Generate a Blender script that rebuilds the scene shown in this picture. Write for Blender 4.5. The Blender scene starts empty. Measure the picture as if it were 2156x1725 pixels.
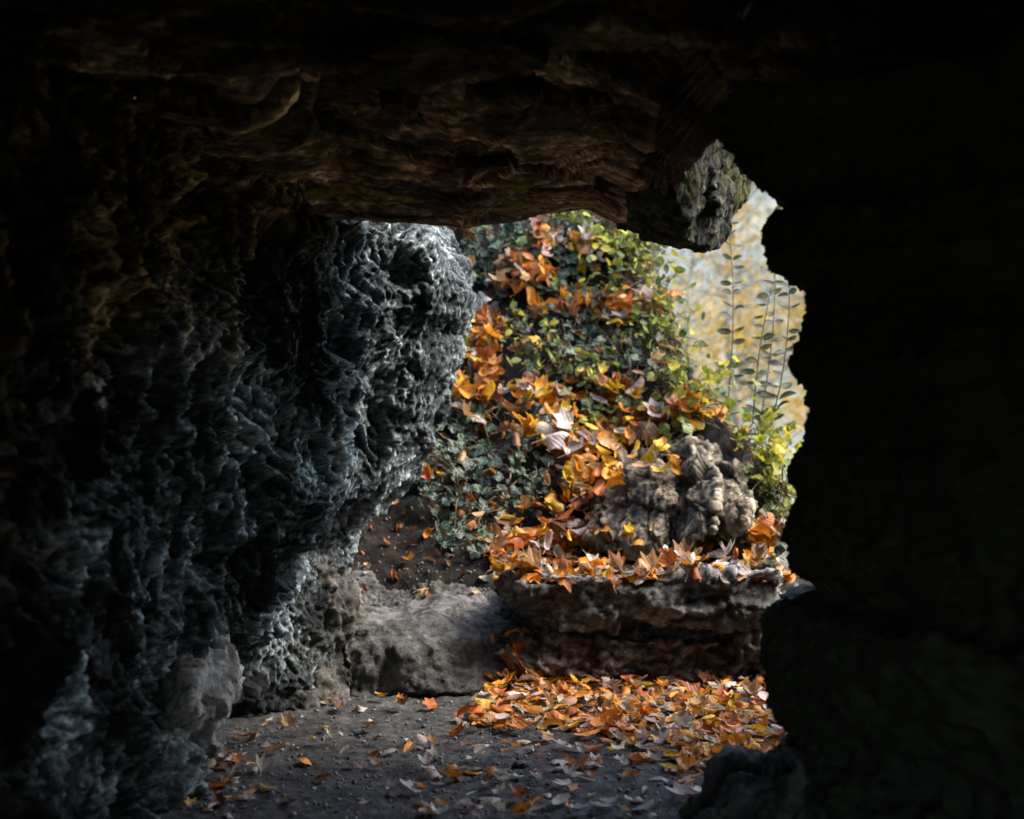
import bpy, bmesh, math, random
import numpy as np
from mathutils import Vector, Matrix, noise
from mathutils.bvhtree import BVHTree
random.seed(11)
R = random.random
U = random.uniform
F = 2994.0; CZ = 1.2
COL = bpy.context.scene.collection
def P(px, py, d): return Vector(((px-1078)/F*d, d, CZ-(py-862)/F*d))

# ------------------------------------------------------------ helpers
def tag(o, label=None, cat=None, group=None, kind=None):
    if label: o['label'] = label
    if cat: o['category'] = cat
    if group: o['group'] = group
    if kind: o['kind'] = kind
    return o
def link(name, me, mat, parent=None):
    o = bpy.data.objects.new(name, me); COL.objects.link(o)
    if mat: me.materials.append(mat)
    if parent: o.parent = parent
    return o
def empty(name, loc=(0, 0, 0)):
    o = bpy.data.objects.new(name, None); COL.objects.link(o); o.location = loc
    o.empty_display_size = .05
    return o
def smooth(me):
    me.polygons.foreach_set('use_smooth', [True]*len(me.polygons))
def displace(me, fn):
    ns = [v.normal.copy() for v in me.vertices]
    for v, n in zip(me.vertices, ns):
        v.co += n*fn(v.co, n)
    me.update()
def sheet(name, nu, nv, fn, mat, disp=None, hole=None):
    vs = []
    for j in range(nv+1):
        for i in range(nu+1):
            vs.append(fn(i/nu, j/nv))
    fs = []
    for j in range(nv):
        for i in range(nu):
            a = j*(nu+1)+i
            if hole and hole(vs[a]): continue
            fs.append((a, a+1, a+nu+2, a+nu+1))
    me = bpy.data.meshes.new(name); me.from_pydata(vs, [], fs); me.update()
    if disp: displace(me, disp)
    smooth(me)
    return link(name, me, mat)
def flip(o):
    o.data.flip_normals(); return o
def catmull(pts, t):
    n = len(pts)-1; t = max(0, min(n-1e-6, t)); i = int(t); f = t-i
    p0 = pts[max(i-1, 0)]; p1 = pts[i]; p2 = pts[i+1]; p3 = pts[min(i+2, n)]
    r = []
    for k in range(len(p1)):
        a, b, c, d = p0[k], p1[k], p2[k], p3[k]
        r.append(.5*((2*b)+(-a+c)*f+(2*a-5*b+4*c-d)*f*f+(-a+3*b-3*c+d)*f**3))
    return r
def interp(x, xs, ys): return float(np.interp(x, xs, ys))
def sstep(a, b, x):
    t = max(0, min(1, (x-a)/(b-a))); return t*t*(3-2*t)
def ridg(p, o=5, H=.75): return noise.ridged_multi_fractal(p, H, 2.1, o, 1.0, 2.0)-1.0
def frac(p, o=5, H=.6): return noise.fractal(p, H, 2.1, o)
def warp(p, s, a):
    q = p*s
    return Vector((noise.noise(q), noise.noise(q+Vector((9, 0, 0))), noise.noise(q+Vector((0, 7, 0)))))*a
def pits(p):
    d = noise.voronoi(p)[0]
    return min(d[0], .5)-.35
def chips(p):
    d = noise.voronoi(p)[0]
    return min(d[1]-d[0], .35)-.15
def crack(p, w=.06):
    d = noise.voronoi(p+warp(p, 1.3, .5))[0]
    return -(1-sstep(0, w, d[1]-d[0]))
def facets(p):
    """broad tilted planes meeting at sharp edges"""
    d, c = noise.voronoi(p)
    r = p-c[0]
    h = noise.cell_vector(c[0]*5.1)
    return max(-.6, min(.6, r.dot(h-Vector((.5, .5, .5)))*1.6))
def blocks(p, crk=.5):
    """angular broken blocks: a level per cell with grooves between the cells"""
    d, c = noise.voronoi(p+warp(p, 1.7, .35))
    return noise.cell(c[0]*7.3)*1.0-.5-crk*(1-sstep(0, .16, d[1]-d[0]))
class MB:
    def __init__(s): s.v = []; s.f = []
    def tube(s, pts, rad, seg=6):
        b0 = len(s.v)
        for k, p in enumerate(pts):
            p = Vector(p)
            a = Vector(pts[max(k-1, 0)]); b = Vector(pts[min(k+1, len(pts)-1)])
            d = (b-a).normalized() if (b-a).length > 1e-9 else Vector((0, 0, 1))
            q = d.to_track_quat('Z', 'Y')
            for m in range(seg):
                an = 2*math.pi*m/seg
                s.v.append(p+q @ Vector((math.cos(an)*rad[k], math.sin(an)*rad[k], 0)))
        for k in range(len(pts)-1):
            for m in range(seg):
                a = b0+k*seg+m; b = b0+k*seg+(m+1) % seg
                s.f.append((a, b, b+seg, a+seg))
    def build(s, name, mat, parent=None):
        me = bpy.data.meshes.new(name); me.from_pydata(s.v, [], s.f); me.update(); smooth(me)
        return link(name, me, mat, parent)
def rock(name, solids, mat, voxel=.012, disp=None, sm=2, hulls=()):
    """solids: list of (outline, d_front, d_back, inset); hulls: lists of 3D corner points"""
    bm = bmesh.new()
    for outl, d0, d1, inset in solids:
        n = len(outl)
        cx = sum(p[0] for p in outl)/n; cy = sum(p[1] for p in outl)/n
        rings = []
        for (d, k) in ((d0, 1-inset), (d0+(d1-d0)*.28, 1.0), (d0+(d1-d0)*.8, 1.0), (d1, 1-inset*.6)):
            rings.append([bm.verts.new(P(cx+(x-cx)*k, cy+(y-cy)*k, d)) for x, y in outl])
        for a, b in zip(rings[:-1], rings[1:]):
            for i in range(n):
                j = (i+1) % n
                bm.faces.new((a[i], a[j], b[j], b[i]))
        bm.faces.new(rings[0][::-1]); bm.faces.new(rings[-1])
    for hp in hulls:
        vs = [bm.verts.new(P(*p)) for p in hp]
        g = bmesh.ops.convex_hull(bm, input=vs)
        bad = [e for e in g['geom_interior'] if isinstance(e, bmesh.types.BMVert)]
        bmesh.ops.delete(bm, geom=bad, context='VERTS')
    bmesh.ops.recalc_face_normals(bm, faces=bm.faces)
    me = bpy.data.meshes.new(name+'_src'); bm.to_mesh(me); bm.free()
    t = bpy.data.objects.new(name+'_src', me); COL.objects.link(t)
    m = t.modifiers.new('r', 'REMESH'); m.mode = 'VOXEL'; m.voxel_size = voxel
    m = t.modifiers.new('s', 'SMOOTH'); m.factor = .6; m.iterations = sm
    dg = bpy.context.evaluated_depsgraph_get()
    me2 = bpy.data.meshes.new_from_object(t.evaluated_get(dg)); me2.name = name
    bpy.data.objects.remove(t); bpy.data.meshes.remove(me)
    if disp: displace(me2, disp)
    smooth(me2); me2.materials.clear()
    return link(name, me2, mat)

# ------------------------------------------------------------ materials
def newmat(name):
    m = bpy.data.materials.new(name); m.use_nodes = True
    nt = m.node_tree; nt.nodes.clear()
    return m, nt, nt.nodes, nt.links
def noise_node(N, L, vec, scale, detail=8, rough=.6, dist=0):
    n = N.new('ShaderNodeTexNoise'); n.inputs['Scale'].default_value = scale
    n.inputs['Detail'].default_value = detail; n.inputs['Roughness'].default_value = rough
    n.inputs['Distortion'].default_value = dist
    L.new(vec, n.inputs['Vector']); return n
def ramp(N, L, fac, stops):
    r = N.new('ShaderNodeValToRGB'); e = r.color_ramp.elements
    while len(e) < len(stops): e.new(.5)
    for k, (p, c) in enumerate(stops):
        e[k].position = p; e[k].color = (*c, 1) if len(c) == 3 else c
    L.new(fac, r.inputs[0]); return r
def mixc(N, L, fac, a, b, mode='MIX'):
    m = N.new('ShaderNodeMix'); m.data_type = 'RGBA'; m.blend_type = mode
    if isinstance(fac, (int, float)): m.inputs[0].default_value = fac
    else: L.new(fac, m.inputs[0])
    for k, s in ((6, a), (7, b)):
        if isinstance(s, tuple): m.inputs[k].default_value = (*s, 1)
        else: L.new(s, m.inputs[k])
    return m.outputs[2]
def rock_mat(name, dark, mid, light, stretch=(1, 1, 1), scale=3, patch=(.42, .62), bump=.7, bscale=14, moss=None, mossamt=(.5, .65), rough=.85, bands=(), dist=.04, glo=.35, edge=None):
    """bands: (direction, from, to, tint) stain or painted-in shade that grows along a direction with a ragged edge; edge: highlights painted on ridges, dirt and painted shade in hollows"""
    m, nt, N, L = newmat(name)
    tc = N.new('ShaderNodeTexCoord'); mp = N.new('ShaderNodeMapping'); mp.inputs['Scale'].default_value = stretch
    L.new(tc.outputs['Object'], mp.inputs[0]); v = mp.outputs[0]
    a = noise_node(N, L, v, scale, 6, .66, .3)
    n1 = noise_node(N, L, v, bscale, 7, .75)
    c1 = ramp(N, L, a.outputs[0], [(patch[0], dark), ((patch[0]+patch[1])/2, mid), (patch[1], light)]).outputs[0]
    g = ramp(N, L, n1.outputs[0], [(.38, (glo,)*3), (.60, (1.3, 1.3, 1.3))]).outputs[0]
    c = mixc(N, L, 1.0, c1, g, 'MULTIPLY')
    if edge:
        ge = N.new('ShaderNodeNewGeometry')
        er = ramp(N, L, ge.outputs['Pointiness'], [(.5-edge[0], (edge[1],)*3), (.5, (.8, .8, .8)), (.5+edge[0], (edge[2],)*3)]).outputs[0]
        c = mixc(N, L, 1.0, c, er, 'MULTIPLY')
    if moss:
        sp = N.new('ShaderNodeSeparateColor'); L.new(a.outputs['Color'], sp.inputs[0])
        f = ramp(N, L, sp.outputs[1], [(mossamt[0], (0, 0, 0)), (mossamt[1], (1, 1, 1))]).outputs[0]
        c = mixc(N, L, f, c, moss)
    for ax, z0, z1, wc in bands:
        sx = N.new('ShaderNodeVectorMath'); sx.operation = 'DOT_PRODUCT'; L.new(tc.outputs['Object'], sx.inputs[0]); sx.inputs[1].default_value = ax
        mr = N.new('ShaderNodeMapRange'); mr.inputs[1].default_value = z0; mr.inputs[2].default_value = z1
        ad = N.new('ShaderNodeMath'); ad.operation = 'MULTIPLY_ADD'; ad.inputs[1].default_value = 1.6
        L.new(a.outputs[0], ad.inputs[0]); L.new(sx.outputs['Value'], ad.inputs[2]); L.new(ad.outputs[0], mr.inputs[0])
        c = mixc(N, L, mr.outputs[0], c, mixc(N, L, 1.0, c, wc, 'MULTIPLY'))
    bs = N.new('ShaderNodeBsdfPrincipled'); bs.inputs['Roughness'].default_value = rough
    bs.inputs['Specular IOR Level'].default_value = .2
    L.new(c, bs.inputs['Base Color'])
    bp = N.new('ShaderNodeBump'); bp.inputs['Strength'].default_value = bump; bp.inputs['Distance'].default_value = dist
    L.new(n1.outputs[0], bp.inputs['Height']); L.new(bp.outputs[0], bs.inputs['Normal'])
    o = N.new('ShaderNodeOutputMaterial'); L.new(bs.outputs[0], o.inputs[0])
    return m
def leaf_mat(name, source, transl=.3, rough=.5, spec=.35, var=.45, vein=.22, freq=7.0):
    m, nt, N, L = newmat(name)
    if source == 'object':
        s = N.new('ShaderNodeObjectInfo').outputs['Color']
    else:
        a = N.new('ShaderNodeAttribute'); a.attribute_name = 'Col'; s = a.outputs['Color']
    bs = N.new('ShaderNodeBsdfPrincipled'); bs.inputs['Roughness'].default_value = rough
    bs.inputs['Specular IOR Level'].default_value = spec
    c = s
    if vein > 0:
        g = N.new('ShaderNodeTexCoord')
        n = noise_node(N, L, g.outputs['Object'], 38 if source != 'object' else 4, 3, .65)
        gr = ramp(N, L, n.outputs[0], [(.3, (1-var,)*3), (.68, (1+var*.4,)*3)]).outputs[0]
        c = mixc(N, L, 1.0, s, gr, 'MULTIPLY')
        sx = N.new('ShaderNodeSeparateXYZ'); L.new(g.outputs['UV'], sx.inputs[0])
        def M(op, a, b=None, c_=None):
            q = N.new('ShaderNodeMath'); q.operation = op
            for k, w in enumerate((a, b, c_)):
                if w is None: continue
                if isinstance(w, (int, float)): q.inputs[k].default_value = w
                else: L.new(w, q.inputs[k])
            return q.outputs[0]
        av = M('ABSOLUTE', M('SUBTRACT', sx.outputs[1], .5))
        t = M('MULTIPLY', M('SUBTRACT', sx.outputs[0], M('MULTIPLY', av, .8)), freq*6.283)
        w = M('SINE', t)
        rib = M('SUBTRACT', 1.0, M('SMOOTH_MIN', M('MULTIPLY', av, 26), 1.0, .1))
        c = mixc(N, L, M('MULTIPLY', M('MAXIMUM', rib, 0), .3), c, (.6, .4, .16))
        h = M('ADD', w, M('MULTIPLY', rib, 2))
        bp = N.new('ShaderNodeBump'); bp.inputs['Strength'].default_value = vein; bp.inputs['Distance'].default_value = .003
        L.new(h, bp.inputs['Height']); L.new(bp.outputs[0], bs.inputs['Normal'])
    L.new(c, bs.inputs['Base Color'])
    o = N.new('ShaderNodeOutputMaterial')
    if transl > 0:
        tr = N.new('ShaderNodeBsdfTranslucent'); L.new(c, tr.inputs[0])
        mx = N.new('ShaderNodeMixShader'); mx.inputs[0].default_value = transl
        L.new(bs.outputs[0], mx.inputs[1]); L.new(tr.outputs[0], mx.inputs[2])
        L.new(mx.outputs[0], o.inputs[0])
    else: L.new(bs.outputs[0], o.inputs[0])
    return m
# iron stain high up deeper in, cave shade painted in far from the mouth and at the foot, slightly darker end at the mouth
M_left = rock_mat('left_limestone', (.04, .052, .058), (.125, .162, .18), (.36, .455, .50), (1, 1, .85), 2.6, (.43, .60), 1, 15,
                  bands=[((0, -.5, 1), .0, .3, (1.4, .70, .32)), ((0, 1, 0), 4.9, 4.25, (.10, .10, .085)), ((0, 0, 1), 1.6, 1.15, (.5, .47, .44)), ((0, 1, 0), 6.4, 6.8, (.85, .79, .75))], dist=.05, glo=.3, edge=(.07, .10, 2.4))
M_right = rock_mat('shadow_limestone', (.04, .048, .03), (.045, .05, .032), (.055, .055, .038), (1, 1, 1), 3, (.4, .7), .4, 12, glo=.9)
M_back = rock_mat('deep_limestone', (.05, .045, .035), (.1, .085, .065), (.15, .13, .1), (1, 1, 1), 3, (.4, .7), .8, 12)
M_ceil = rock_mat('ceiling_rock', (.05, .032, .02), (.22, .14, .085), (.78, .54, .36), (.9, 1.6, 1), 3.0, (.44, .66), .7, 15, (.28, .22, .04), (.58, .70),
                  bands=[((0, 1, 0), 4.55, 4.0, (.14, .14, .11)), ((1, 0, 0), 1.3, 1.6, (.25, .25, .25)), ((1, 0, 0), -.15, -.5, (.25, .25, .25))], dist=.03, glo=.35, edge=(.05, .2, 2.8))  # cave shade painted into the roof towards the viewer; darker at both sides too
M_block = rock_mat('block_rock', (.018, .019, .014), (.045, .046, .038), (.12, .12, .108), (1, 1, .9), 6, (.42, .62), 1, 14, (.06, .062, .016), (.48, .58), dist=.03, edge=(.07, .35, 2.2))
M_boulder = rock_mat('boulder_rock', (.085, .083, .08), (.125, .123, .12), (.175, .172, .166), (1, 1, 1), 3, (.3, .7), 1, 15, dist=.03, glo=.45, edge=(.1, .4, 1.4))
M_pale = rock_mat('pale_rock', (.12, .115, .11), (.24, .235, .22), (.42, .41, .38), (1, 1, .7), 5, (.35, .65), 1, 15, dist=.03, glo=.4, edge=(.1, .3, 1.5))
M_ledge = rock_mat('ledge_rock', (.075, .073, .069), (.155, .152, .145), (.27, .264, .25), (1, 1, 1.6), 4, (.38, .62), 1, 16, dist=.035, edge=(.09, .25, 1.6))
M_lower = rock_mat('lower_rock', (.06, .046, .04), (.14, .107, .092), (.23, .185, .155), (1, 1, 1.2), 4, (.38, .62), 1, 16, dist=.035, edge=(.09, .25, 1.6))
M_tan = rock_mat('tan_rock', (.065, .052, .038), (.16, .13, .095), (.29, .245, .18), (1.3, 1.3, .8), 5, (.40, .62), 1, 15, dist=.035, glo=.4, edge=(.07, .3, 1.7))
M_soil = rock_mat('soil', (.038, .037, .036), (.07, .069, .067), (.12, .118, .115), (1, 1, 1), 5, (.35, .68), 1, 26, dist=.03)
M_bank = rock_mat('bank_soil', (.006, .005, .004), (.014, .011, .008), (.03, .021, .014), (1, 1, 1), 5, (.35, .68), .9, 20)
M_grass = rock_mat('meadow', (.12, .13, .06), (.18, .19, .09), (.26, .25, .14), (1, 1, 1), .25, (.35, .68), .3, 4)
M_leafO = leaf_mat('fallen_leaf_single', 'object')
M_leafA = leaf_mat('fallen_leaf_mass', 'attr')
M_ivy = leaf_mat('ivy_leaf', 'attr', .10, .48, .32, .3, .3, 4)
M_green = leaf_mat('green_leaf', 'attr', .45, .5, .35, .25, .3, 7)
M_far = leaf_mat('far_leaf', 'attr', .5, .8, .1, .2, .0, 2)
M_stem = rock_mat('stem', (.05, .035, .02), (.1, .07, .04), (.16, .11, .06), (1, 1, 1), 20, (.35, .68), .2, 40)
M_gstem = rock_mat('green_stem', (.025, .025, .01), (.04, .04, .015), (.06, .06, .025), (1, 1, 1), 20, (.35, .68), .1, 40)
M_bark = rock_mat('pale_bark', (.13, .12, .1), (.22, .21, .18), (.34, .32, .28), (1, 1, .4), 3, (.35, .68), .5, 10)

# ------------------------------------------------------------ cave shell
LZ = [-.2, 0, .2, .523, .70, .78, .86, .923, 1.084, 1.224, 1.384, 1.525, 1.60, 1.665, 1.74, 1.805, 1.925, 1.996, 2.1, 2.7]
LX = [-.72, -.72, -.71, -.71, -.68, -.60, -.50, -.437, -.367, -.285, -.235, -.225, -.185, -.150, -.16, -.19, -.236, -.31, -.36, -.5]
def left_fn(u, v):
    z = -.2+2.9*v
    xe = interp(z, LZ, LX)-.03
    low = .13*(1-sstep(.25, .65, z))
    x1 = interp(z, [0, .5, .8, 1.8, 2.1], [-1.02, -.85, -.72, -.71, -.86])-low
    pts = [(-1.9, -2.2), (-1.6, .5), (-1.40, 2.0), (-1.22, 2.72), (-1.26, 3.15), (-1.20, 3.7), (-1.05-low*.4, 4.3), ((x1-1.0-low)/2, 4.75), (x1, 5.0), (x1-.14, 5.2),
           ((x1-.1+xe)/2-.07, 5.6), (xe-.10, 5.82), (xe, 6.05), (xe-.04, 6.2), (xe-.5, 6.8), (-3.6, 8.6)]
    x, y = catmull(pts, 15*u)
    return (x, y, z)
def left_disp(p, n):
    f = sstep(5.4, 5.95, p.y)
    e = 1-.55*f
    w = warp(p, 3.5, .5)
    w2 = warp(p, 8, .5)
    big = noise.noise(Vector((p.x*2.2, p.y*2.2, p.z*1.5))+w*.6)
    r = ridg(Vector((p.x*3.2, p.y*3.2, p.z*2.2))+w, 6, .7)
    hol = pits(Vector((p.x*4.2, p.y*4.2, p.z*2.9))+w*1.4)
    fc = facets(Vector((p.x*5, p.y*5, p.z*3.6))+w)
    # fine pitting comes and goes over the wall, leaving calmer faces between
    fine = .35+.65*sstep(-.15, .25, noise.noise(p*2.7+Vector((3, 1, 5))))
    return .16*e*big*(1-.7*f)+.085*e*r+.08*e*hol*(1-.5*f)+.06*e*fc+fine*(.05*pits(Vector((p.x*9.5, p.y*9.5, p.z*7))+w*2+w2*1.4)+.026*chips(Vector((p.x*13, p.y*13, p.z*9))+w2*2))+.015*frac(p*12, 6, .4)
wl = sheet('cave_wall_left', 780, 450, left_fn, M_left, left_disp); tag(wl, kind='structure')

RZ = [-.2, -.1, .047, .16, .227, .261, .294, .374, .481, .561, .642, .662, .688, .748, .842, .895, .962, 1.016, 1.069, 1.096, 1.243, 1.283, 1.31, 1.376, 1.443, 1.497, 1.563, 1.597, 1.684, 1.75, 1.768, 1.797, 1.857, 1.937, 1.99, 2.1, 2.7]
RX = [.68, .69, .698, .704, .751, .794, .784, .727, .708, .713, .724, .831, .884, .804, .78, .788, .818, .794, .807, .842, .847, .831, .791, .798, .831, .831, .818, .731, .721, .727, .831, .751, .671, .617, .564, .48, .3]
def right_fn(u, v):
    z = -.2+2.9*v
    xe = interp(z, RZ, RX)
    pts = [(2.4, -2.2), (2.1, .6), (1.75, 2.0), (1.35, 2.9), (xe+.22, 3.55), (xe+.04, 3.90), (xe, 4.0), (xe+.03, 4.10), (xe+.25, 4.5), (1.9, 5.0), (3.6, 5.6)]
    x, y = catmull(pts, 10*u)
    return (x, y, z)
def right_disp(p, n):
    e = 1-.85*sstep(3.4, 3.85, p.y)
    return .08*e*noise.noise(p*2.3)+.05*e*ridg(p*3.0, 6)+.018*frac(p*12, 6, .25)
def side_fill_gap(p):      # unseen opening on the right beside the viewer, added to let in fill light
    return 1.0+.1*noise.noise(Vector((p[2]*3, 1, 0))) < p[1] < 1.75+.15*noise.noise(Vector((p[2]*3, 0, 0))) and .1 < p[2] < 1.1+.15*noise.noise(Vector((p[1]*2, 4, 0)))
wr = sheet('cave_wall_right', 300, 460, right_fn, M_right, right_disp, side_fill_gap); tag(wr, kind='structure')

def lip(x): return interp(x, [-3, -.56, -.327, -.18, .04, .307, .42, .50, .60, .83, 3], [1.95, 1.955, 1.935, 1.91, 1.95, 1.975, 1.91, 1.98, 2.06, 2.04, 2.03])
def yedge(x): return 5.55-1.3*sstep(.44, .56, x)+1.2*(1-sstep(-1.6, -.7, x))
def ceil_fn(u, v):
    x = -3.2+6.4*u
    ye = yedge(x)
    if v < .9:
        y = -2.2+(ye+2.2)*(v/.9)**.75
        w = sstep(ye-2.2, ye-.05, y)
        rag = .12*noise.noise(Vector((x*3, y*3, 0)))
        hump = .20*sstep(3.45, 3.6, y+.3*x+rag)*(1-sstep(4.0, 5.0, y+.3*x))*sstep(-.72, -.60, x+rag)*(1-sstep(.2, .8, x))
        z = (2.07+hump)*(1-w)+lip(x)*w
    else:
        a = (v-.9)/.1
        y = ye+.05*math.sin(a*math.pi)-.5*max(0, a-.5)
        z = lip(x)+a*.9
    return (x, y, z)
def ceil_disp(p, n):
    e = 1-.75*sstep(5.25, 5.5, p.y)
    w = warp(p, 2.2, .6); w.z = 0
    q = Vector((p.x*1.8+p.y*.5, p.y*2.4-p.x*.9, p.z*3))+w
    b = blocks(Vector((p.x*1.0+p.y*.5, p.y*1.7-p.x*.6, 1.5)), .0)
    fc = facets(Vector((p.x*2.0, p.y*2.6, 1.1))+w*.5)
    return .012*e*ridg(q, 5, .7)+.05*e*b+.05*e*fc+.012*e*crack(Vector((p.x*2.2, p.y*3.2, 2)), .035)+.010*frac(p*7, 6, .45)
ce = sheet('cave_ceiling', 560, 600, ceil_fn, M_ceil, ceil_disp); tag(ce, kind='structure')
bw = sheet('cave_wall_back', 60, 60, lambda u, v: (-3.2+6.4*u, -2.0, -.2+2.9*v), M_back, lambda p, n: .1*noise.noise(p*2),
           hole=lambda p: abs(p[0]) < 1.0+.2*noise.noise(Vector((p[2]*3, 0, 0))) and p[2] < 1.5+.2*noise.noise(Vector((p[0]*2, 4, 0)))); tag(bw, kind='structure')  # unseen hole behind the viewer, added to let fill light into the cave
for o, inward in ((wl, Vector((1, 0, 0))), (ce, Vector((0, 0, -1)))):
    s = sum(p.normal.dot(inward)*p.area for p in o.data.polygons)
    if s < 0: flip(o)

def floor_z(x, y):
    return .012*noise.noise(Vector((x*2, y*2, 0)))+.02*noise.noise(Vector((x*.8, y*.8, 4)))
def floor_fn(u, v):
    x = -2.6+5.4*u; y = -2.2+10.0*v
    return (x, y, floor_z(x, y)+.010*frac(Vector((x*9, y*9, 0)), 6, .4))
fl = sheet('cave_floor', 400, 700, floor_fn, M_soil); tag(fl, kind='structure')

def ground_fn(u, v):
    a = u*2-1; b = v*2-1
    return (300*a*abs(a)**1.3, 300*b*abs(b)**1.3+10, -.09)
gr = sheet('ground', 60, 60, ground_fn, M_grass); tag(gr, kind='structure')
def hill_fn(u, v):
    x = -70+160*u; y = 44+70*v
    z = -.3+26*sstep(0, 1, v)*(.75+.25*math.sin(x*.05))+.9*noise.noise(Vector((x*.1, y*.1, 0)))
    return (x, y, z)
M_hill = rock_mat('hill_cover', (.10, .125, .125), (.13, .145, .13), (.18, .155, .10), (1, 1, 1), .16, (.38, .62), .2, 1, glo=.85)
hl = sheet('hills', 80, 50, hill_fn, M_hill); tag(hl, kind='structure')

# ------------------------------------------------------------ earth bank beyond the cave mouth
sil = [(1320, 470), (1385, 600), (1425, 700), (1455, 830), (1550, 895), (1630, 965), (1665, 1040), (1680, 1150)]
capx = [-4.0, .4]; capz = [2.9, 2.9]
for px, py in sil:
    y = 8.911/(1.19+(py-862)/F)
    p = P(px, py+12, y); capx.append(p.x); capz.append(p.z)
capx += [2.1, 3.0, 5.0]; capz += [.35, .0, -.15]
def bank_z(x, y):
    if y < 6.9:
        a = sstep(6.32, 6.6, y)
        left = .30+.30*sstep(6.3, 7.0, y)*1.2
        right = .33+.17*sstep(6.5, 6.95, y)
        w = sstep(-.15, .05, x)
        base = -.1+(left*(1-w)+right*w+.1)*a
    else:
        base = .5+(y-6.9)*1.19+.16*(1-sstep(-.15, .05, x))*(1-sstep(6.9, 7.6, y))
    base += .22*noise.noise(Vector((x*2.6, y*2.6, 1)))*sstep(6.7, 7.3, y)
    cap = interp(x, capx, capz)+.10*noise.noise(Vector((x*3, y*2, 5)))
    k = .12
    m = base if base < cap-k else (cap if base > cap+k else cap-(cap+k-base)**2/(4*k))
    fall = sstep(9.6, 13, y)
    return m*(1-fall)-.15*fall
def bank_fn(u, v):
    x = -3.6+7.2*u; y = 6.25+6.8*(v**1.5)
    return (x, y, bank_z(x, y))
def bank_disp(p, n): return .03*frac(p*6, 5)
bk = sheet('earth_bank', 330, 330, bank_fn, M_bank, bank_disp)
tag(bk, kind='structure')

def ramp_fn(u, v):
    x = -1.0+1.08*u; y = 6.3+1.05*v
    z = -.02+.27*sstep(0, .12, v)+.50*v+.05*(1-u)*v-.08*sstep(.8, 1, u)*(1-v)
    return (x, y, z+.02*noise.noise(Vector((x*5, y*5, 2))))
M_slope = rock_mat('slope_soil', (.06, .059, .058), (.10, .099, .097), (.15, .149, .146), (1, 1, 1), 5, (.35, .68), 1, 22, dist=.03)
rp = sheet('soil_slope', 180, 180, ramp_fn, M_slope, lambda p, n: .03*frac(p*6, 6, .45)); tag(rp, kind='structure')

# ------------------------------------------------------------ rocks
def strata(amp, fine=.014, sx=3, sz=5.5):
    return lambda p, n: amp*ridg(Vector((p.x*sx, p.y*sx, p.z*sz)), 6, .55)+fine*frac(p*12, 6, .35)+.05*facets(Vector((p.x*4, p.y*4, p.z*7)))+.012*crack(Vector((p.x*3, p.y*3, p.z*5)), .08)
hb = rock('hanging_rock', [], M_block, .011, lambda p, n: .012*ridg(p*5, 5, .6)+.012*frac(p*10, 6, .4)+.05*facets(p*4.5)+.012*crack(p*4, .06), 0,
          hulls=[[(1372, 240, 4.6), (1388, 300, 4.6), (1425, 420, 4.75), (1455, 515, 5.0), (1494, 530, 5.25), (1526, 508, 5.4), (1572, 420, 5.5), (1576, 368, 5.5), (1546, 312, 5.25), (1500, 262, 4.95),
                  (1300, 470, 5.5), (1300, 260, 5.5), (1310, 250, 4.75), (1330, 430, 4.95), (1400, 500, 5.6), (1400, 230, 5.6), (1550, 280, 5.5), (1372, 200, 4.6), (1500, 220, 4.95)]])
tag(hb, 'mossy rock corner jutting down from the cave roof at the right end of the opening', 'rock')
bo = rock('boulder', [], M_boulder, .012, lambda p, n: .02*ridg(p*3.0, 5, .65)+.014*frac(p*8, 6, .45)+.02*noise.noise(p*2.6)+.05*facets(p*2.6)+.012*chips(p*9), 0,
          hulls=[[(640, 1480, 6.0), (660, 1360, 6.1), (725, 1300, 6.22), (770, 1262, 6.45), (760, 1240, 6.95), (975, 1256, 6.42), (990, 1240, 6.95), (1104, 1335, 6.3), (1106, 1380, 6.2), (1112, 1320, 6.8),
                  (1064, 1440, 6.04), (985, 1458, 5.98), (860, 1460, 5.94), (850, 1370, 5.98), (1000, 1345, 6.08), (1075, 1445, 6.8), (640, 1470, 6.8)],
                 [(720, 1180, 6.75), (800, 1190, 6.7), (860, 1270, 6.45), (760, 1290, 6.35), (700, 1300, 6.4), (700, 1200, 7.0), (850, 1250, 7.0), (700, 1300, 7.0)]])
tag(bo, 'large broad grey boulder on the floor under the soil slope', 'boulder')
M_foot = rock_mat('foot_rock', (.04, .037, .034), (.085, .08, .073), (.15, .141, .13), (1, 1, .8), 4, (.38, .62), 1, 15, dist=.035, edge=(.1, .2, 1.7))
ft = rock('rock', [], M_foot, .012, lambda p, n: .04*ridg(Vector((p.x*4, p.y*4, p.z*2.5)), 5, .6)+.016*frac(p*12, 6, .35)+.08*facets(p*4)+.02*chips(p*10), 1,
          hulls=[[(540, 1505, 5.70), (570, 1380, 5.80), (600, 1230, 5.90), (690, 1180, 5.98), (745, 1290, 6.00), (760, 1440, 5.92), (710, 1495, 5.82), (600, 1480, 6.5), (750, 1280, 6.5), (730, 1470, 6.5), (640, 1200, 6.5)]])
tag(ft, 'dark craggy rock at the foot of the left wall beside the grey boulder', 'rock')
ld = rock('rock_ledge', [([(1062, 1225), (1100, 1212), (1250, 1222), (1390, 1205), (1520, 1200), (1650, 1188), (1668, 1240), (1625, 1290), (1615, 1352), (1470, 1354), (1380, 1345), (1290, 1350), (1200, 1354), (1130, 1338), (1085, 1290)], 6.14, 7.1, .03),
                         ([(1090, 1222), (1240, 1222), (1400, 1212), (1520, 1208), (1645, 1198), (1655, 1250), (1605, 1320), (1500, 1312), (1390, 1322), (1290, 1308), (1180, 1322), (1110, 1292)], 6.02, 6.6, .02)],
          M_ledge, .011, strata(.022), 1)
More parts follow.
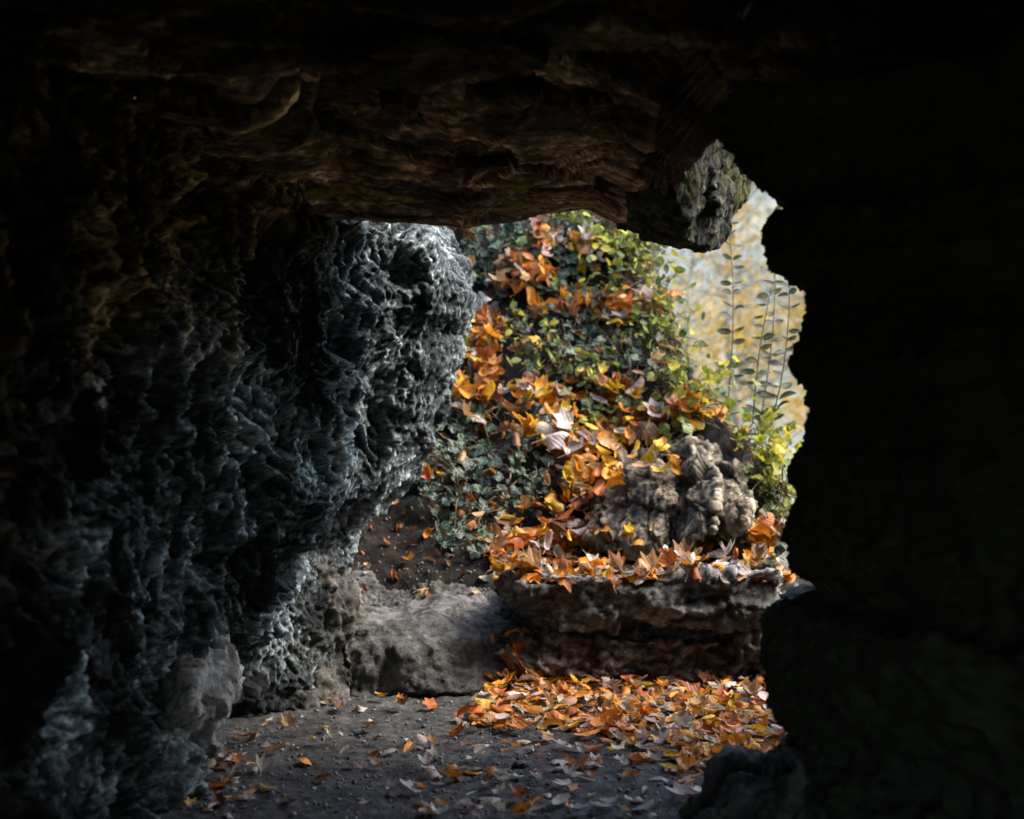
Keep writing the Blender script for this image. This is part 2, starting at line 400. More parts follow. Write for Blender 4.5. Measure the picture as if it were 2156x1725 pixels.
tag(ld, 'long thick grey rock ledge covered with orange leaves on its top', 'rock')
lo = rock('rock_slab', [([(1104, 1352), (1160, 1340), (1260, 1346), (1330, 1350), (1420, 1350), (1520, 1352), (1560, 1342), (1635, 1346), (1640, 1450), (1540, 1456), (1400, 1456), (1280, 1452), (1170, 1447), (1108, 1437)], 6.05, 6.9, .01)],
          M_lower, .011, strata(.026, .018, 4, 6), 1)
tag(lo, 'low reddish brown rock slab under the thick grey ledge behind the leaf heap', 'rock')
tn = rock('rock_outcrop', [], M_tan, .010, lambda p, n: .022*ridg(Vector((p.x*4, p.y*4, p.z*2.4)), 6, .6)+.014*frac(p*10, 6, .38)+.085*facets(Vector((p.x*5.5, p.y*5.5, p.z*4.2)))+.016*crack(Vector((p.x*4.5, p.y*4.5, p.z*3)), .07), 0,
          hulls=[[(1240, 1130, 6.85), (1262, 1045, 6.98), (1290, 1000, 7.1), (1345, 972, 7.1), (1400, 955, 7.05), (1420, 1040, 6.74), (1405, 1155, 6.62), (1280, 1155, 6.78), (1330, 1060, 6.80), (1240, 1120, 7.6), (1410, 1140, 7.6), (1400, 950, 7.6), (1280, 995, 7.6)],
                 [(1400, 1150, 6.80), (1398, 1030, 7.0), (1412, 940, 7.12), (1450, 925, 7.04), (1498, 942, 6.98), (1516, 1000, 6.72), (1504, 1120, 6.56), (1440, 1130, 6.62), (1460, 1010, 6.80), (1400, 1140, 7.6), (1512, 1120, 7.6), (1500, 935, 7.6), (1405, 935, 7.6)],
                 [(1495, 1115, 6.80), (1500, 1020, 6.90), (1514, 975, 7.0), (1550, 990, 6.94), (1580, 1055, 6.74), (1562, 1110, 6.66), (1495, 1112, 7.6), (1575, 1100, 7.6), (1552, 985, 7.6)]])
tag(tn, 'tan cracked rock outcrop standing out of the leafy bank above the ledge', 'rock')
fr = rock('rock', [], M_pale, .011, lambda p, n: .02*ridg(Vector((p.x*5, p.y*5, p.z*2.5)), 5, .6)+.012*frac(p*12, 6, .38)+.06*facets(p*5), 0,
          hulls=[[(315, 1400, 4.58), (372, 1325, 4.62), (440, 1322, 4.62), (492, 1385, 4.68), (494, 1440, 4.62), (440, 1510, 4.34), (400, 1480, 4.24), (340, 1520, 4.32), (330, 1560, 4.52), (315, 1400, 5.2), (440, 1320, 5.2), (490, 1420, 5.2), (440, 1500, 5.2)],
                 [(380, 1500, 4.34), (445, 1490, 4.45), (460, 1570, 4.6), (400, 1610, 4.5), (350, 1590, 4.4), (370, 1480, 5.1), (450, 1560, 5.1), (360, 1600, 5.1)]])
tag(fr, 'pale upright rock lit from the right at the foot of the left wall', 'rock')
M_br = rock_mat('dim_rock', (.06, .058, .055), (.13, .125, .12), (.24, .23, .21), (1, 1, 1), 5, (.38, .62), 1, 15)
br = rock('rock', [([(1448, 1715), (1490, 1665), (1512, 1615), (1550, 1598), (1620, 1615), (1680, 1590), (1700, 1900), (1430, 1900)], 3.75, 4.35, .15)],
          M_br, .013, lambda p, n: .025*ridg(p*4, 5, .6)+.01*frac(p*18, 6, .4)+.04*blocks(p*5), 1)
tag(br, 'dark rounded rock at the bottom right against the right wall', 'rock')

def bvh(objs):
    vs = []; fs = []
    for o in objs:
        b = len(vs)
        vs += [v.co for v in o.data.vertices]
        fs += [tuple(i+b for i in p.vertices) for p in o.data.polygons]
    return BVHTree.FromPolygons(vs, fs)
T_all = bvh([fl, bk, rp, bo, ld, lo, tn, fr, br, wl])
T_out = bvh([bk, rp, ld, tn, bo])
T_bank = bvh([bk, rp])
CAM = Vector((0, 0, CZ))
def shoot(px, py, T=T_all):
    d = Vector(((px-1078)/F, 1, (862-py)/F)).normalized()
    h = T.ray_cast(CAM, d, 40)
    if h[0] is None: return None
    n = h[1] if h[1].dot(d) < 0 else -h[1]
    return (h[0], n)
def bankhit(px, py, keep=.06):
    h = shoot(px, py, T_out)
    if not h: return None
    b = shoot(px, py, T_bank)
    if (not b or (b[0]-h[0]).length > .03) and R() > keep: return None
    return h
def drop(x, y, z0=5.0, T=T_out):
    h = T.ray_cast(Vector((x, y, z0)), Vector((0, 0, -1)), 10)
    return (h[0], h[1]) if h[0] is not None else None

# ------------------------------------------------------------ leaf templates
def t_oval(w=.3, curl=1.0, roll=1.0, nu=9, nv=4, twist=0, wav=.02, stalk=True):
    vs = []; uv = []; fs = []
    for i in range(nu+1):
        u = i/nu
        ww = w*max(0, math.sin(math.pi*min(1, u**.85)))**.7+.004
        for j in range(nv+1):
            v = j/nv*2-1
            yy = v*ww; xx = u-.5
            x = math.sin(curl*xx)/curl; z = (1-math.cos(curl*xx))/curl
            y = math.sin(roll*yy*2)/(roll*2); z += (1-math.cos(roll*yy*2))/(roll*2)+abs(v)*.03
            z += wav*math.sin(u*17+v*2)*abs(v)
            a = twist*xx
            y, z = y*math.cos(a)-z*math.sin(a), y*math.sin(a)+z*math.cos(a)
            vs.append((x, y, z)); uv.append((u, .5+yy))
    for i in range(nu):
        for j in range(nv):
            a = i*(nv+1)+j; fs.append((a, a+1, a+nv+2, a+nv+1))
    if stalk:
        b = len(vs)
        z0 = (1-math.cos(curl*.5))/curl; x0 = -math.sin(curl*.5)/curl
        vs += [(x0, -.012, z0), (x0, .012, z0), (x0-.22, .008+.03, z0+.02), (x0-.22, -.008+.03, z0+.02)]; uv += [(0, .5)]*4
        fs.append((b, b+1, b+2, b+3))
    return np.array(vs, float), fs, np.array(uv)
def t_palm(lobes, inner=.3, curl=.8, wid=22, na=48, sharp=1.0, fold=0):
    vs = [(0, 0, 0)]; uv = [(.5, .5)]; fs = []
    rings = (.35, .7, 1.0)
    for r in rings:
        for k in range(na):
            th = 2*math.pi*k/na; deg = math.degrees(th); deg = deg-360 if deg > 180 else deg
            rr = inner
            for la, ll in lobes:
                d = abs(deg-la); d = min(d, 360-d)
                rr = max(rr, inner+(ll-inner)*max(0, 1-(d/wid)**sharp))
            rr *= .55
            rad = r*rr if r == 1 else r*(rr*.6+inner*.55*.4+.05)
            x = rad*math.cos(th); y = rad*math.sin(th)
            z = curl*(x*x*.9+y*y*.7)+.06*math.sin(3*th+1)*r*r+fold*abs(y)
            vs.append((x, y, z)); uv.append((.5+x, .5+y))
    for k in range(na):
        fs.append((0, 1+k, 1+(k+1) % na))
        for q in range(len(rings)-1):
            a = 1+q*na+k; b = 1+q*na+(k+1) % na
            fs.append((a, a+na, b+na, b))
    b = len(vs)
    vs += [(0, -.01, -.005), (0, .01, -.005), (-.62, .01, .03), (-.62, -.008, .03)]; uv += [(0, .5)]*4
    fs.append((b, b+1, b+2, b+3))
    return np.array(vs, float), fs, np.array(uv)
maple = [(0, 1.0), (52, .92), (-52, .92), (108, .7), (-108, .7), (20, .72), (-20, .72), (70, .66), (-70, .66)]
ivyl = [(0, 1.0), (58, .78), (-58, .78), (125, .6), (-125, .6)]
TL = [t_oval(.30, .9, 1.2), t_oval(.33, -1.4, -1.6, twist=.6), t_oval(.28, 2.2, 2.6, twist=-.5), t_oval(.36, .5, -2.0, wav=.04),
      t_oval(.32, -.6, 3.0, twist=.9), t_palm(maple, .46, .7, 30, fold=.25), t_palm(maple, .5, -1.0, 32, fold=-.4), t_palm(maple, .44, 1.6, 30, fold=.5)]
TI = [t_palm(ivyl, .5, .3, 40, 24, 1.3), t_palm(ivyl, .52, -.5, 44, 24, 1.3, .2)]
TG = [t_oval(.24, .6, .8, 5, 2, wav=0, stalk=False), t_oval(.28, -.8, .6, 5, 2, wav=0, stalk=False), t_oval(.2, 1.2, 1.0, 5, 2, wav=0, stalk=False)]
TB = [t_palm([(0, 1), (60, .8), (-60, .8)], .5, .4, 45, 20, 1.4), t_palm([(0, 1), (50, .85), (-50, .85), (110, .6), (-110, .6)], .45, -.4, 35, 24, 1.2)]
TF = [(np.array([(-.5, -.3, 0), (.1, -.4, .1), (.5, .1, 0), (-.1, .45, -.1)], float), [(0, 1, 2, 3)], np.array([(0, 0), (1, 0), (1, 1), (0, 1.)]))]
def merged(name, items, T, mat, parent=None):
    V = []; Fs = []; UV = []; C = []; off = 0
    for ti, m, c in items:
        v, f, uv = T[ti]
        A = np.array(m)
        V.append(v @ A[:3, :3].T+A[:3, 3])
        Fs += [tuple(i+off for i in q) for q in f]
        UV.append(uv); C.append(np.tile(np.array([c[0], c[1], c[2], 1.0]), (len(v), 1)))
        off += len(v)
    V = np.vstack(V); UV = np.vstack(UV); C = np.vstack(C)
    me = bpy.data.meshes.new(name); me.from_pydata(V.tolist(), [], Fs); me.update()
    li = np.zeros(len(me.loops), dtype=np.int32); me.loops.foreach_get('vertex_index', li)
    ul = me.uv_layers.new(name='UVMap'); ul.data.foreach_set('uv', UV[li].astype(np.float32).ravel())
    ca = me.color_attributes.new('Col', 'FLOAT_COLOR', 'POINT'); ca.data.foreach_set('color', C.astype(np.float32).ravel())
    smooth(me)
    return link(name, me, mat, parent)
def tmesh(name, t):
    v, f, uv = t
    me = bpy.data.meshes.new(name); me.from_pydata(v.tolist(), [], f); me.update()
    li = np.zeros(len(me.loops), dtype=np.int32); me.loops.foreach_get('vertex_index', li)
    ul = me.uv_layers.new(name='UVMap'); ul.data.foreach_set('uv', uv[li].astype(np.float32).ravel())
    smooth(me); me.materials.append(M_leafO); return me
def orient(loc, nrm, size, tilt=.5, spin=None, flat=(.6, 1.5)):
    n = Vector(nrm)+Vector((random.gauss(0, tilt), random.gauss(0, tilt), random.gauss(0, tilt)))
    n.normalize()
    q = n.to_track_quat('Z', 'Y')
    s = U(0, 6.283) if spin is None else spin
    return Matrix.Translation(loc) @ q.to_matrix().to_4x4() @ Matrix.Rotation(s, 4, 'Z') @ Matrix.Diagonal((size, size*U(.75, 1.15), size*U(*flat), 1))
PAL = {'orange': (.68, .25, .018), 'rust': (.40, .105, .015), 'tan': (.50, .28, .12), 'pale': (.58, .50, .42), 'brown': (.16, .07, .03), 'yellow': (.74, .44, .03)}
def pick(w):
    k = random.choices(list(PAL), w)[0]; c = PAL[k]; j = U(.55, 1.15)
    return k, (c[0]*j, c[1]*j*U(.88, 1.12), c[2]*j)

# ------------------------------------------------------------ fallen leaves
leaves = []
def inpoly(x, y, poly):
    c = False; j = len(poly)-1
    for i in range(len(poly)):
        xi, yi = poly[i]; xj, yj = poly[j]
        if (yi > y) != (yj > y) and x < (xj-xi)*(y-yi)/(yj-yi)+xi: c = not c
        j = i
    return c
def add(region, loc, n, size, tilt, w, prio, maplep=.35, flat=(.6, 1.5)):
    k, c = pick(w)
    t = random.choice([5, 6, 7]) if R() < maplep else random.choice([0, 1, 2, 3, 4])
    if t >= 5: size *= 1.2
    leaves.append((region, k, t, orient(loc, n, size, tilt, None, flat), c, prio))
pile = [(1075, 1392), (1130, 1400), (1240, 1425), (1400, 1432), (1600, 1418), (1640, 1470), (1672, 1560), (1640, 1620), (1500, 1640), (1400, 1605), (1300, 1575), (1180, 1545), (1090, 1530), (985, 1540), (1005, 1500), (1045, 1470)]
n = 0
while n < 1080:
    px = U(930, 1720); py = U(1380, 1690)
    if not inpoly(px+random.gauss(0, 22), py+random.gauss(0, 14), pile): continue
    if R() > (py-862)**-2/(1385-862)**-2*1.0+.25: continue
    d = 3592/(py-862); p = P(px, py, d)
    h = random.random()
    thick = .045*sstep(1620, 1470, py)
    add('heap', Vector((p.x, p.y, .012+h*(.015+thick))), (0, -.08, 1), U(.055, .095), .12+.2*h, (6.2, 2.0, 2.2, 2.8, .9, 1.6), h, .3, (.4, 1.1))
    n += 1
for k in range(70):
    t = R(); px = 1105-10*t+random.gauss(0, 22); py = 1450-120*t
    p = P(px, py, 5.98+U(-.05, .1)+.2*t)
    add('heap', p, (0, -.8, .6), U(.06, .09), .5, (4, 2, 3, 3, 1, .6), .6+R()*.4, .3)
for k in range(90):
    px = U(860, 1660); py = 1560+170*R()**1.3
    d = 3592/(py-862); p = P(px, py, d)
    add('floor', Vector((p.x, p.y, .016+.01*R())), (0, 0, 1), U(.045, .085), .18, (2.0, 1.2, 2.2, 10, 1.8, .3), .9, .5, (.4, 1.1))
for k in range(160):
    px = U(380, 1500); py = U(1475, 1730)
    if px < 560-(py-1500)*.6: continue
    d = 3592/(py-862); p = P(px, py, d)
    add('floor', Vector((p.x, p.y, .016+.01*R())), (0, 0, 1), U(.025, .08), .2, (.6, 1.0, 2.0, 10, 3.5, .1), .9, .45, (.4, 1.1))
for k in range(80):
    t = R(); px = 420+120*t+random.gauss(0, 42); py = 1720-190*t+random.gauss(0, 18)
    d = 3592/(py-862); p = P(px, py, d)
    add('floor', Vector((p.x, p.y, .016+.015*R())), (0, 0, 1), U(.03, .075), .3, (.4, 1.2, 2, 2.8, 5, .1), R(), .3, (.4, 1.1))
for k in range(420):
    px = U(1030, 1670); py = U(1130, 1235)
    h = shoot(px, py)
    if not h or h[0].y > 7.4 or h[1].z < .25: continue
    add('ledge', h[0]+Vector((0, 0, .01+.04*R())), (0, -.35, .9), U(.06, .105), .4, (4.8, 2, 2.6, 3.2, .8, .8), R(), .3)
for k in range(40):
    h = shoot(U(725, 1060), U(1090, 1265))
    if not h or h[1].z < .3: continue
    add('slope', h[0]+Vector((0, 0, .012)), h[1], U(.035, .08), .4, (1.4, 2, 2, 2.8, 2, .1), .95*R()+.05, .3)
blobs = [(1110, 590, 60, 40), (1130, 580, 40, 40), (1040, 700, 45, 55), (1020, 750, 40, 60), (1010, 830, 45, 45), (1120, 855, 90, 35), (1215, 660, 110, 30), (1290, 840, 60, 25), (1320, 665, 80, 25),
         (1330, 905, 130, 30), (1310, 940, 90, 25), (1230, 980, 40, 50), (1160, 930, 40, 30), (1120, 1150, 90, 35), (1190, 1120, 50, 40), (1350, 655, 70, 22), (1160, 520, 50, 20), (1450, 890, 70, 20), (1590, 1140, 50, 40), (960, 485, 40, 14), (1240, 540, 20, 30), (1200, 1050, 30, 40), (1340, 960, 60, 20), (1270, 1010, 35, 30), (1370, 985, 50, 20)]
for k in range(880):
    b = random.choice(blobs)
    h = bankhit(random.gauss(b[0], b[2]*.5), random.gauss(b[1], b[3]*.5), .3)
    if not h: continue
    add('bank', h[0]+h[1]*U(.03, .16)+Vector((0, -.02, 0)), (h[1]*.6+Vector((.2, -.3, .6))), U(.06, .135), .6, (6.0, 3.0, 2.2, 2.4, 1.4, 2.0), R(), .28)
for k in range(200):
    h = bankhit(U(880, 1660), U(460, 1150), .05)
    if not h: continue
    add('bank', h[0]+h[1]*U(.03, .18), (h[1]*.6+Vector((.2, -.3, .6))), U(.05, .10), .55, (4.0, 3, 2.0, 1.6, 2.4, 2), R()*.9, .28)
for k in range(1300):
    h = drop(U(-1.6, 2.6), U(6.9, 10.5), 5.0, T_bank)
    if not h: continue
    add('bank', h[0]+h[1]*U(.005, .03), h[1], U(.06, .10), .4, (.5, 1.4, .5, .2, 7, .1), R()*.3, .2)
quota = {'floor': 130, 'heap': 90, 'ledge': 36, 'slope': 12, 'bank': 32}
GR = {'floor': 'loose on the bare cave floor', 'heap': 'on the leaf heap below the ledge', 'ledge': 'on top of the thick grey ledge',
      'slope': 'on the grey soil slope', 'bank': 'on the ivy covered bank'}
NM = {'orange': 'orange', 'rust': 'rusty red', 'tan': 'tan', 'pale': 'pale', 'brown': 'dark brown', 'yellow': 'golden yellow'}
TM = [tmesh('fallen_leaf', t) for t in TL]
rest = []
for reg in quota:
    L_ = sorted([l for l in leaves if l[0] == reg], key=lambda l: -l[5]*(1.0 if reg != 'floor' else 1/max(1, l[3].translation.y)))
    for i, l in enumerate(L_):
        if i < quota[reg]:
            o = bpy.data.objects.new('fallen_leaf', TM[l[2]]); COL.objects.link(o)
            o.matrix_world = l[3]; o.color = (*l[4], 1)
            shp = 'lobed' if l[2] >= 5 else 'oval'
            tag(o, f"{NM[l[1]]} {shp} dry leaf {GR[reg]}", 'leaf', f"{NM[l[1]]} {shp} leaves {GR[reg]}")
        else: rest.append(l)
ml = merged('leaf_litter', [(l[2], l[3], l[4]) for l in rest], TL, M_leafA)
tag(ml, 'mass of orange and brown leaf litter covering the bank, ledge and floor', 'leaf litter', kind='stuff')

peb = []
def t_stone():
    bm = bmesh.new(); bmesh.ops.create_icosphere(bm, subdivisions=1, radius=.5)
    for v in bm.verts: v.co = Vector((v.co.x*U(.8, 1.2), v.co.y*U(.8, 1.2), v.co.z*U(.5, .8)))
    vs = np.array([v.co[:] for v in bm.verts]); fs = [tuple(v.index for v in f.verts) for f in bm.faces]; bm.free()
    return vs, fs, np.zeros((len(vs), 2))
TS = [t_stone() for _ in range(4)]
for k in range(3000):
    px = U(380, 1660); py = U(1455, 1760); d = 3592/(py-862); p = P(px, py, d)
    g = U(.04, .24); s = random.choice((.004, .005, .007, .01, .016))
    peb.append((random.randrange(4), orient(Vector((p.x, p.y, floor_z(p.x, p.y)+s*.2)), (0, 0, 1), s, .4), (g, g*.97, g*.93)))
for k in range(350):
    h = shoot(U(725, 1060), U(1090, 1265))
    if h and h[1].z > .3:
        g = U(.05, .16); peb.append((random.randrange(4), orient(h[0], h[1], random.choice((.006, .01, .016)), .4), (g, g*.97, g*.93)))
M_grit = leaf_mat('grit', 'attr', 0, .9, .2, .4, 0, 1)
tag(merged('gravel', peb, TS, M_grit), 'dark grit and small soil crumbs on the cave floor', 'gravel', kind='stuff')

# ------------------------------------------------------------ plants on the bank
def plant(name, label, cat, group, ells, T, mat, n, size, cols, off=(.02, .10), tilt=.5, keep=.25):
    items = []; st = MB(); pts = []
    clus = []
    for k in range(n):
        e = random.choices(ells, [a[2]*a[3] for a in ells])[0]
        if clus and R() < .6:
            cpt = random.choice(clus); px = random.gauss(cpt[0], 16); py = random.gauss(cpt[1], 13)
        else:
            r = math.sqrt(R())*U(.7, 1.6); a = U(0, 6.283)
            px = e[0]+e[2]*r*math.cos(a); py = e[1]+e[3]*r*math.sin(a); clus.append((px, py)); clus = clus[-8:]
        h = bankhit(px, py, keep)
        if h and h[0].y < 9.3 and h[0].z > .5: base, nn = h
        elif pts:
            base, nn = random.choice(pts[-30:]); base = base+Vector((U(-.03, .03), 0, U(0, .03)))
        else: continue
        pts.append((base, nn))
        o_ = U(*off)
        loc = base+nn*o_+Vector((0, -.3*o_, .2*o_))
        N_ = nn*.5+Vector((.1, -.65, .55))
        m = orient(loc, N_, size*U(.5, 1.3), tilt)
        c = random.choice(cols); j = U(.5, 1.25)
        items.append((random.randrange(len(T)), m, (c[0]*j, c[1]*j, c[2]*j)))
        if k % 4 == 0:
            b2 = base-nn*.02
            st.tube([b2, b2.lerp(loc, .5)+Vector((U(-.02, .02), 0, U(-.01, .02))), loc], [.0022, .0018, .001], 4)
        if k % 4 == 0 and len(pts) > 4:
            q = min(random.sample(pts, min(len(pts), 12)), key=lambda w: (w[0]-base).length if (w[0]-base).length > .08 else 9)
            if (q[0]-base).length < .6:
                a_ = base+nn*.07; b_ = q[0]+q[1]*.07; m_ = (a_+b_)/2+nn*U(.02, .14)+Vector((0, 0, U(-.09, .04)))
                pp = [catmull([a_[:], (a_.lerp(m_, .6))[:], m_[:], b_[:]], 3*i/8) for i in range(9)]
                st.tube(pp, [.003]*9, 4)
    root = empty(name, pts[0][0])
    st2 = st.build('stem', M_stem, root); fo = merged('foliage', items, T, mat, root)
    for o in (st2, fo): o.matrix_parent_inverse = Matrix.Translation(-pts[0][0])
    tag(root, label, cat, group)
DK = [(.018, .045, .028), (.026, .06, .036), (.014, .032, .022), (.038, .075, .04)]
YG = [(.26, .28, .02), (.17, .21, .02), (.38, .36, .03), (.08, .12, .018), (.48, .40, .03)]
MG = [(.06, .105, .02), (.10, .14, .025), (.045, .075, .018), (.15, .17, .025)]
g1 = 'ivy plants creeping over the bank'
plant('ivy_plant', 'dark ivy just under the cave roof at the top left of the bank', 'ivy', g1, [(1060, 520, 80, 55), (1030, 590, 40, 50)], TI, M_ivy, 170, .075, DK+[MG[0]])
plant('ivy_plant', 'dark ivy spreading over the upper middle of the bank', 'ivy', g1, [(1170, 560, 80, 80), (1200, 500, 70, 40)], TI, M_ivy, 190, .075, DK+[MG[1]])
plant('ivy_plant', 'dark ivy across the centre of the bank below the leafy shrub', 'ivy', g1, [(1190, 715, 110, 40), (1270, 780, 120, 50)], TI, M_ivy, 240, .068, DK)
plant('ivy_plant', 'dark ivy hanging beside the end of the left cave wall', 'ivy', g1, [(980, 910, 80, 70), (910, 980, 60, 80)], TI, M_ivy, 120, .07, DK)
plant('ivy_plant', 'teal green ivy trailing above the grey soil slope', 'ivy', g1, [(950, 1070, 60, 90), (1030, 1060, 60, 70), (900, 1040, 40, 50)], TI, M_ivy, 110, .075, DK)
plant('ivy_plant', 'shaded ivy on the middle bank left of the tan outcrop', 'ivy', g1, [(1080, 950, 100, 70), (1090, 1050, 90, 50)], TI, M_ivy, 100, .07, DK)
plant('ivy_plant', 'ivy climbing the right flank of the bank beside the tan outcrop', 'ivy', g1, [(1600, 1040, 50, 60), (1630, 1120, 40, 70)], TI, M_ivy, 190, .06, DK+MG)
plant('ivy_plant', 'sparse ivy in front of the bank above the tan outcrop', 'ivy', g1, [(1290, 890, 110, 40), (1420, 900, 80, 50)], TI, M_ivy, 130, .07, MG+YG[:2], (.02, .12), .5, .7)
g2 = 'small leaved shrubs on the bank'
plant('shrub', 'bright small leaved shrub along the upper right crest of the bank', 'shrub', g2, [(1320, 550, 70, 70), (1370, 620, 45, 50)], TG, M_green, 360, .06, MG+YG, (.02, .26), .8, .7)
plant('shrub', 'green small leaved shrub overhanging the right edge of the bank', 'shrub', g2, [(1385, 710, 50, 60), (1410, 760, 35, 60), (1430, 830, 30, 30)], TG, M_green, 320, .055, MG+YG[:2], (.02, .22), .8, .7)
plant('shrub', 'yellow green small leaved shrub in the middle of the bank', 'shrub', g2, [(1120, 760, 50, 40), (1215, 800, 60, 30)], TG, M_green, 140, .058, YG+MG, (.04, .22), .8, .7)
g3 = 'broad leaved yellow green plants'
plant('leafy_plant', 'broad yellow leaved plant touching the cave roof at the top of the bank', 'plant', g3, [(1270, 475, 50, 30), (1160, 470, 40, 14), (1330, 520, 50, 35)], TB, M_green, 120, .095, [YG[0], YG[2], YG[4], YG[1]], (.04, .16))
plant('leafy_plant', 'broad yellow leaved plant at the right end of the bank', 'plant', g3, [(1570, 900, 100, 55), (1620, 975, 60, 75), (1480, 860, 60, 20)], TB, M_green, 180, .085, [YG[0], YG[2], YG[1], YG[4]], (.03, .24), .9)
plant('leafy_plant', 'few bright yellow leaves low on the right flank of the bank', 'plant', g3, [(1640, 1060, 25, 25), (1690, 1230, 25, 20)], TB, M_green, 50, .065, [YG[0], YG[2]], (.03, .1))

def shoot_plant(base, top, bend, n, label):
    root = empty('leafy_shoot', base)
    st = MB(); L = []; d = Vector(top)-Vector(base)
    def at(t): return d*t+Vector((bend*math.sin(t*math.pi), 0, 0))
    st.tube([at(i/16) for i in range(17)], [.0042*(1-.6*i/16) for i in range(17)], 6)
    for k in range(n):
        t = .04+.96*(k+U(-.2, .2))/(n-1); p = at(t)
        for s in (-1, 1):
            if R() < .1: continue
            sz = .098*(1-.4*t)*U(.75, 1.15)
            yaw = U(-.7, .7)+(0 if s > 0 else math.pi)
            m = Matrix.Translation(p) @ Matrix.Rotation(yaw, 4, 'Z') @ Matrix.Rotation(U(-.6, .15), 4, 'Y') @ Matrix.Rotation(U(.5, 1.2)*s, 4, 'X') @ Matrix.Scale(sz, 4) @ Matrix.Translation((.52, 0, 0))
            c = random.choice(MG+[YG[3]]); L.append((random.randrange(3), m, (c[0]*.32, c[1]*.32, c[2]*.32)))
    st.build('stem', M_gstem, root); merged('foliage', L, TG, M_green, root)
    tag(root, label, 'shoot', 'tall leafy shoots rising at the right edge of the bank')
shoot_plant(P(1528, 890, 7.6), P(1535, 468, 7.6), .03, 17, 'tall slim leafy shoot farthest left, reaching beside the hanging rock')
shoot_plant(P(1585, 890, 7.4), P(1632, 570, 7.4), -.02, 14, 'leaning leafy shoot in the middle of the tall shoots')
shoot_plant(P(1622, 900, 7.2), P(1662, 575, 7.2), .03, 14, 'curved leafy shoot nearest the right cave wall')
shoot_plant(P(1600, 890, 7.9), P(1628, 440, 7.9), .04, 12, 'thin faint leafy shoot rising highest behind the right cave wall')

# ------------------------------------------------------------ distant trees
def tree(base, h, cr, nl, cols, label, lean=0, leafsize=.22, crown0=.25, tw=1.0):
    root = empty('tree', base); st = MB()
    top = Vector((lean, 0, h))
    pts = [top*(i/8)+Vector((.12*math.sin(i*1.3), .1*math.cos(i), 0))*(i/8) for i in range(9)]
    st.tube(pts, [.13*tw*h/8*(1-.85*i/8) for i in range(9)], 8)
    tips = []
    for k in range(34):
        t = U(crown0, .95); p = top*t; a = U(0, 6.283); l = cr*(1.1-.6*t)*U(.6, 1)
        e = p+Vector((math.cos(a)*l, math.sin(a)*l, l*U(.3, .8)))
        mid = p.lerp(e, .5)+Vector((0, 0, -.1*l))
        st.tube([p, mid, e], [.04*tw*h/8, .024*tw*h/8, .008], 5); tips += [e, mid, p.lerp(e, .8)]
        for q in range(3):
            e2 = e+Vector((U(-1, 1), U(-1, 1), U(-.3, .9)))*cr*.35
            st.tube([mid.lerp(e, .5), e2], [.016, .006], 4); tips.append(e2)
    st.build('trunk', M_bark, root)
    it = []
    for k in range(nl):
        p = random.choice(tips)+Vector((random.gauss(0, 1), random.gauss(0, 1), random.gauss(0, .8)))*cr*.08
        c = random.choice(cols); j = U(.85, 1.15)
        it.append((0, orient(p, (U(-1, 1), U(-1, 1), U(0, 1)), leafsize*U(.6, 1.3), .3), (c[0]*j, c[1]*j, c[2]*j)))
    merged('crown', it, TF, M_far, root)
    tag(root, label, 'tree', 'autumn trees beyond the bank')
YT = [(.34, .20, .025), (.40, .245, .035), (.28, .165, .02), (.32, .225, .06)]
PT_ = [(.10, .13, .125), (.145, .165, .15), (.085, .11, .11), (.165, .155, .10)]
tree((2.45, 20, -.1), 5.2, 1.4, 4000, YT, 'yellow autumn tree right behind the crest of the bank', .1, .055, .12, .5)
tree((4.3, 27, -.1), 6.0, 1.8, 400, PT_, 'pale thin tree with bare branches between the yellow trees', -.3, .07, .2, 1.3)
tree((6.0, 33, -.1), 3.6, 2.2, 5000, YT, 'low yellow tree far off near the right cave wall', .2, .08, .12, .6)
tree((3.6, 38, -.1), 12, 3.6, 2600, YT+PT_, 'tall yellow green tree far behind the hanging rock', .4, .10, .2, .9)
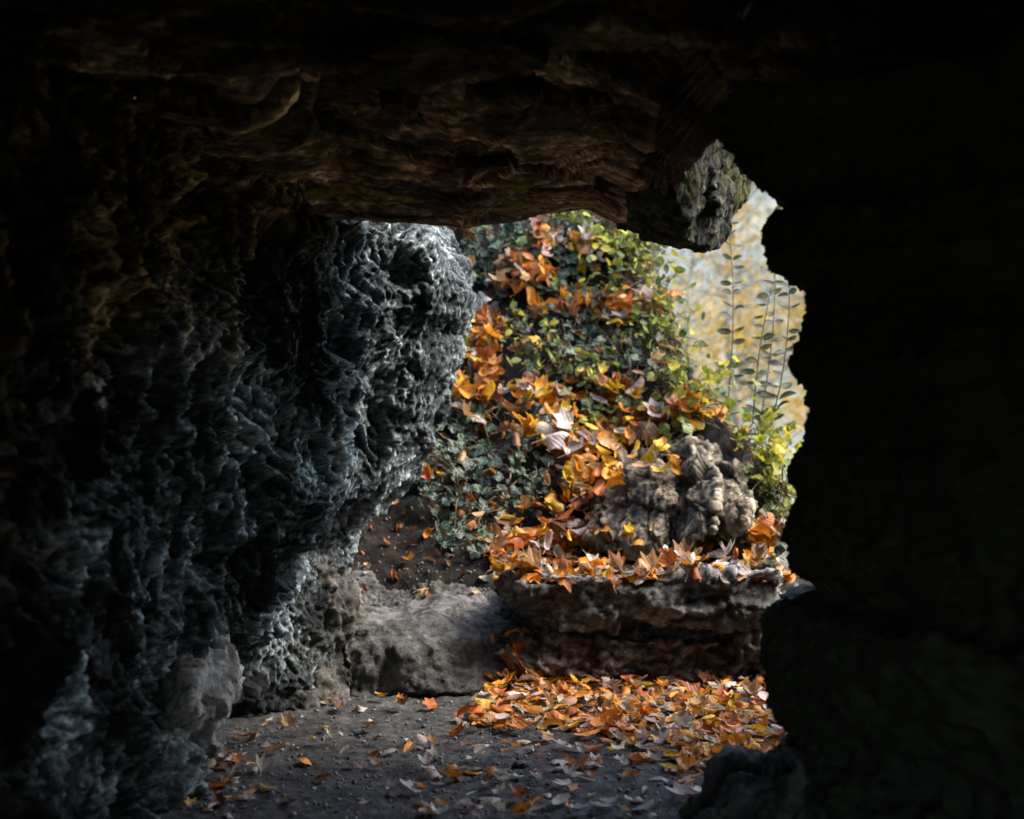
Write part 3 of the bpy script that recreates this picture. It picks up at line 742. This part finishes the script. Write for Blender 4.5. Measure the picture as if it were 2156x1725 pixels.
tree((8.5, 40, -.1), 12, 3.6, 2000, PT_, 'tall pale tree far behind the right cave wall', -.5, .10, .2, 1.1)
fw = []
for k in range(14000):
    x = U(-6, 22); v = R()**1.5; y = 46+24*v
    z = hill_fn((x+70)/160, (y-44)/70)[2]+U(0, 6.5)*(.6+.6*noise.noise(Vector((x*.3, y*.3, 0))))
    nn = noise.noise(Vector((x*.3, z*.45, y*.1)))
    c = random.choice(YT) if nn > .10 else random.choice(PT_); k2 = .95+.4*nn
    fw.append((0, orient(Vector((x, y, z)), (U(-1, 1), -.6, U(0, 1)), U(.10, .20), .3), (c[0]*k2, c[1]*k2, c[2]*k2)))
tag(merged('far_wood', fw, TF, M_far), 'pale yellow and grey green wood on the far hillside', 'wood', kind='stuff')

# ------------------------------------------------------------ light, world, camera
sc = bpy.context.scene
w = bpy.data.worlds.new('World'); sc.world = w; w.use_nodes = True
nt = w.node_tree; bg = nt.nodes['Background']
sky = nt.nodes.new('ShaderNodeTexSky'); sky.sky_type = 'NISHITA'; sky.sun_disc = False
sd = Vector((.68, -.04, .74)).normalized()
sky.sun_elevation = math.asin(sd.z); sky.sun_rotation = math.atan2(sd.x, sd.y)
sky.air_density = 1.0; sky.dust_density = 2.5
nt.links.new(sky.outputs[0], bg.inputs[0]); bg.inputs[1].default_value = .95
sl = bpy.data.lights.new('sun', 'SUN'); sl.energy = 7.0; sl.angle = math.radians(16); sl.color = (1, .93, .82)
so = bpy.data.objects.new('sun', sl); COL.objects.link(so)
so.rotation_euler = sd.to_track_quat('Z', 'Y').to_euler()
cam = bpy.data.cameras.new('camera'); cam.lens = 50; cam.sensor_width = 36; cam.clip_end = 1000; cam.clip_start = .05
cam.dof.use_dof = True; cam.dof.focus_distance = 5.4; cam.dof.aperture_fstop = 2.0
co = bpy.data.objects.new('camera', cam); COL.objects.link(co); co.location = CAM; co.rotation_euler = (math.pi/2, 0, 0)
sc.camera = co
sc.view_settings.view_transform = 'Standard'; sc.view_settings.look = 'None'; sc.view_settings.exposure = 0
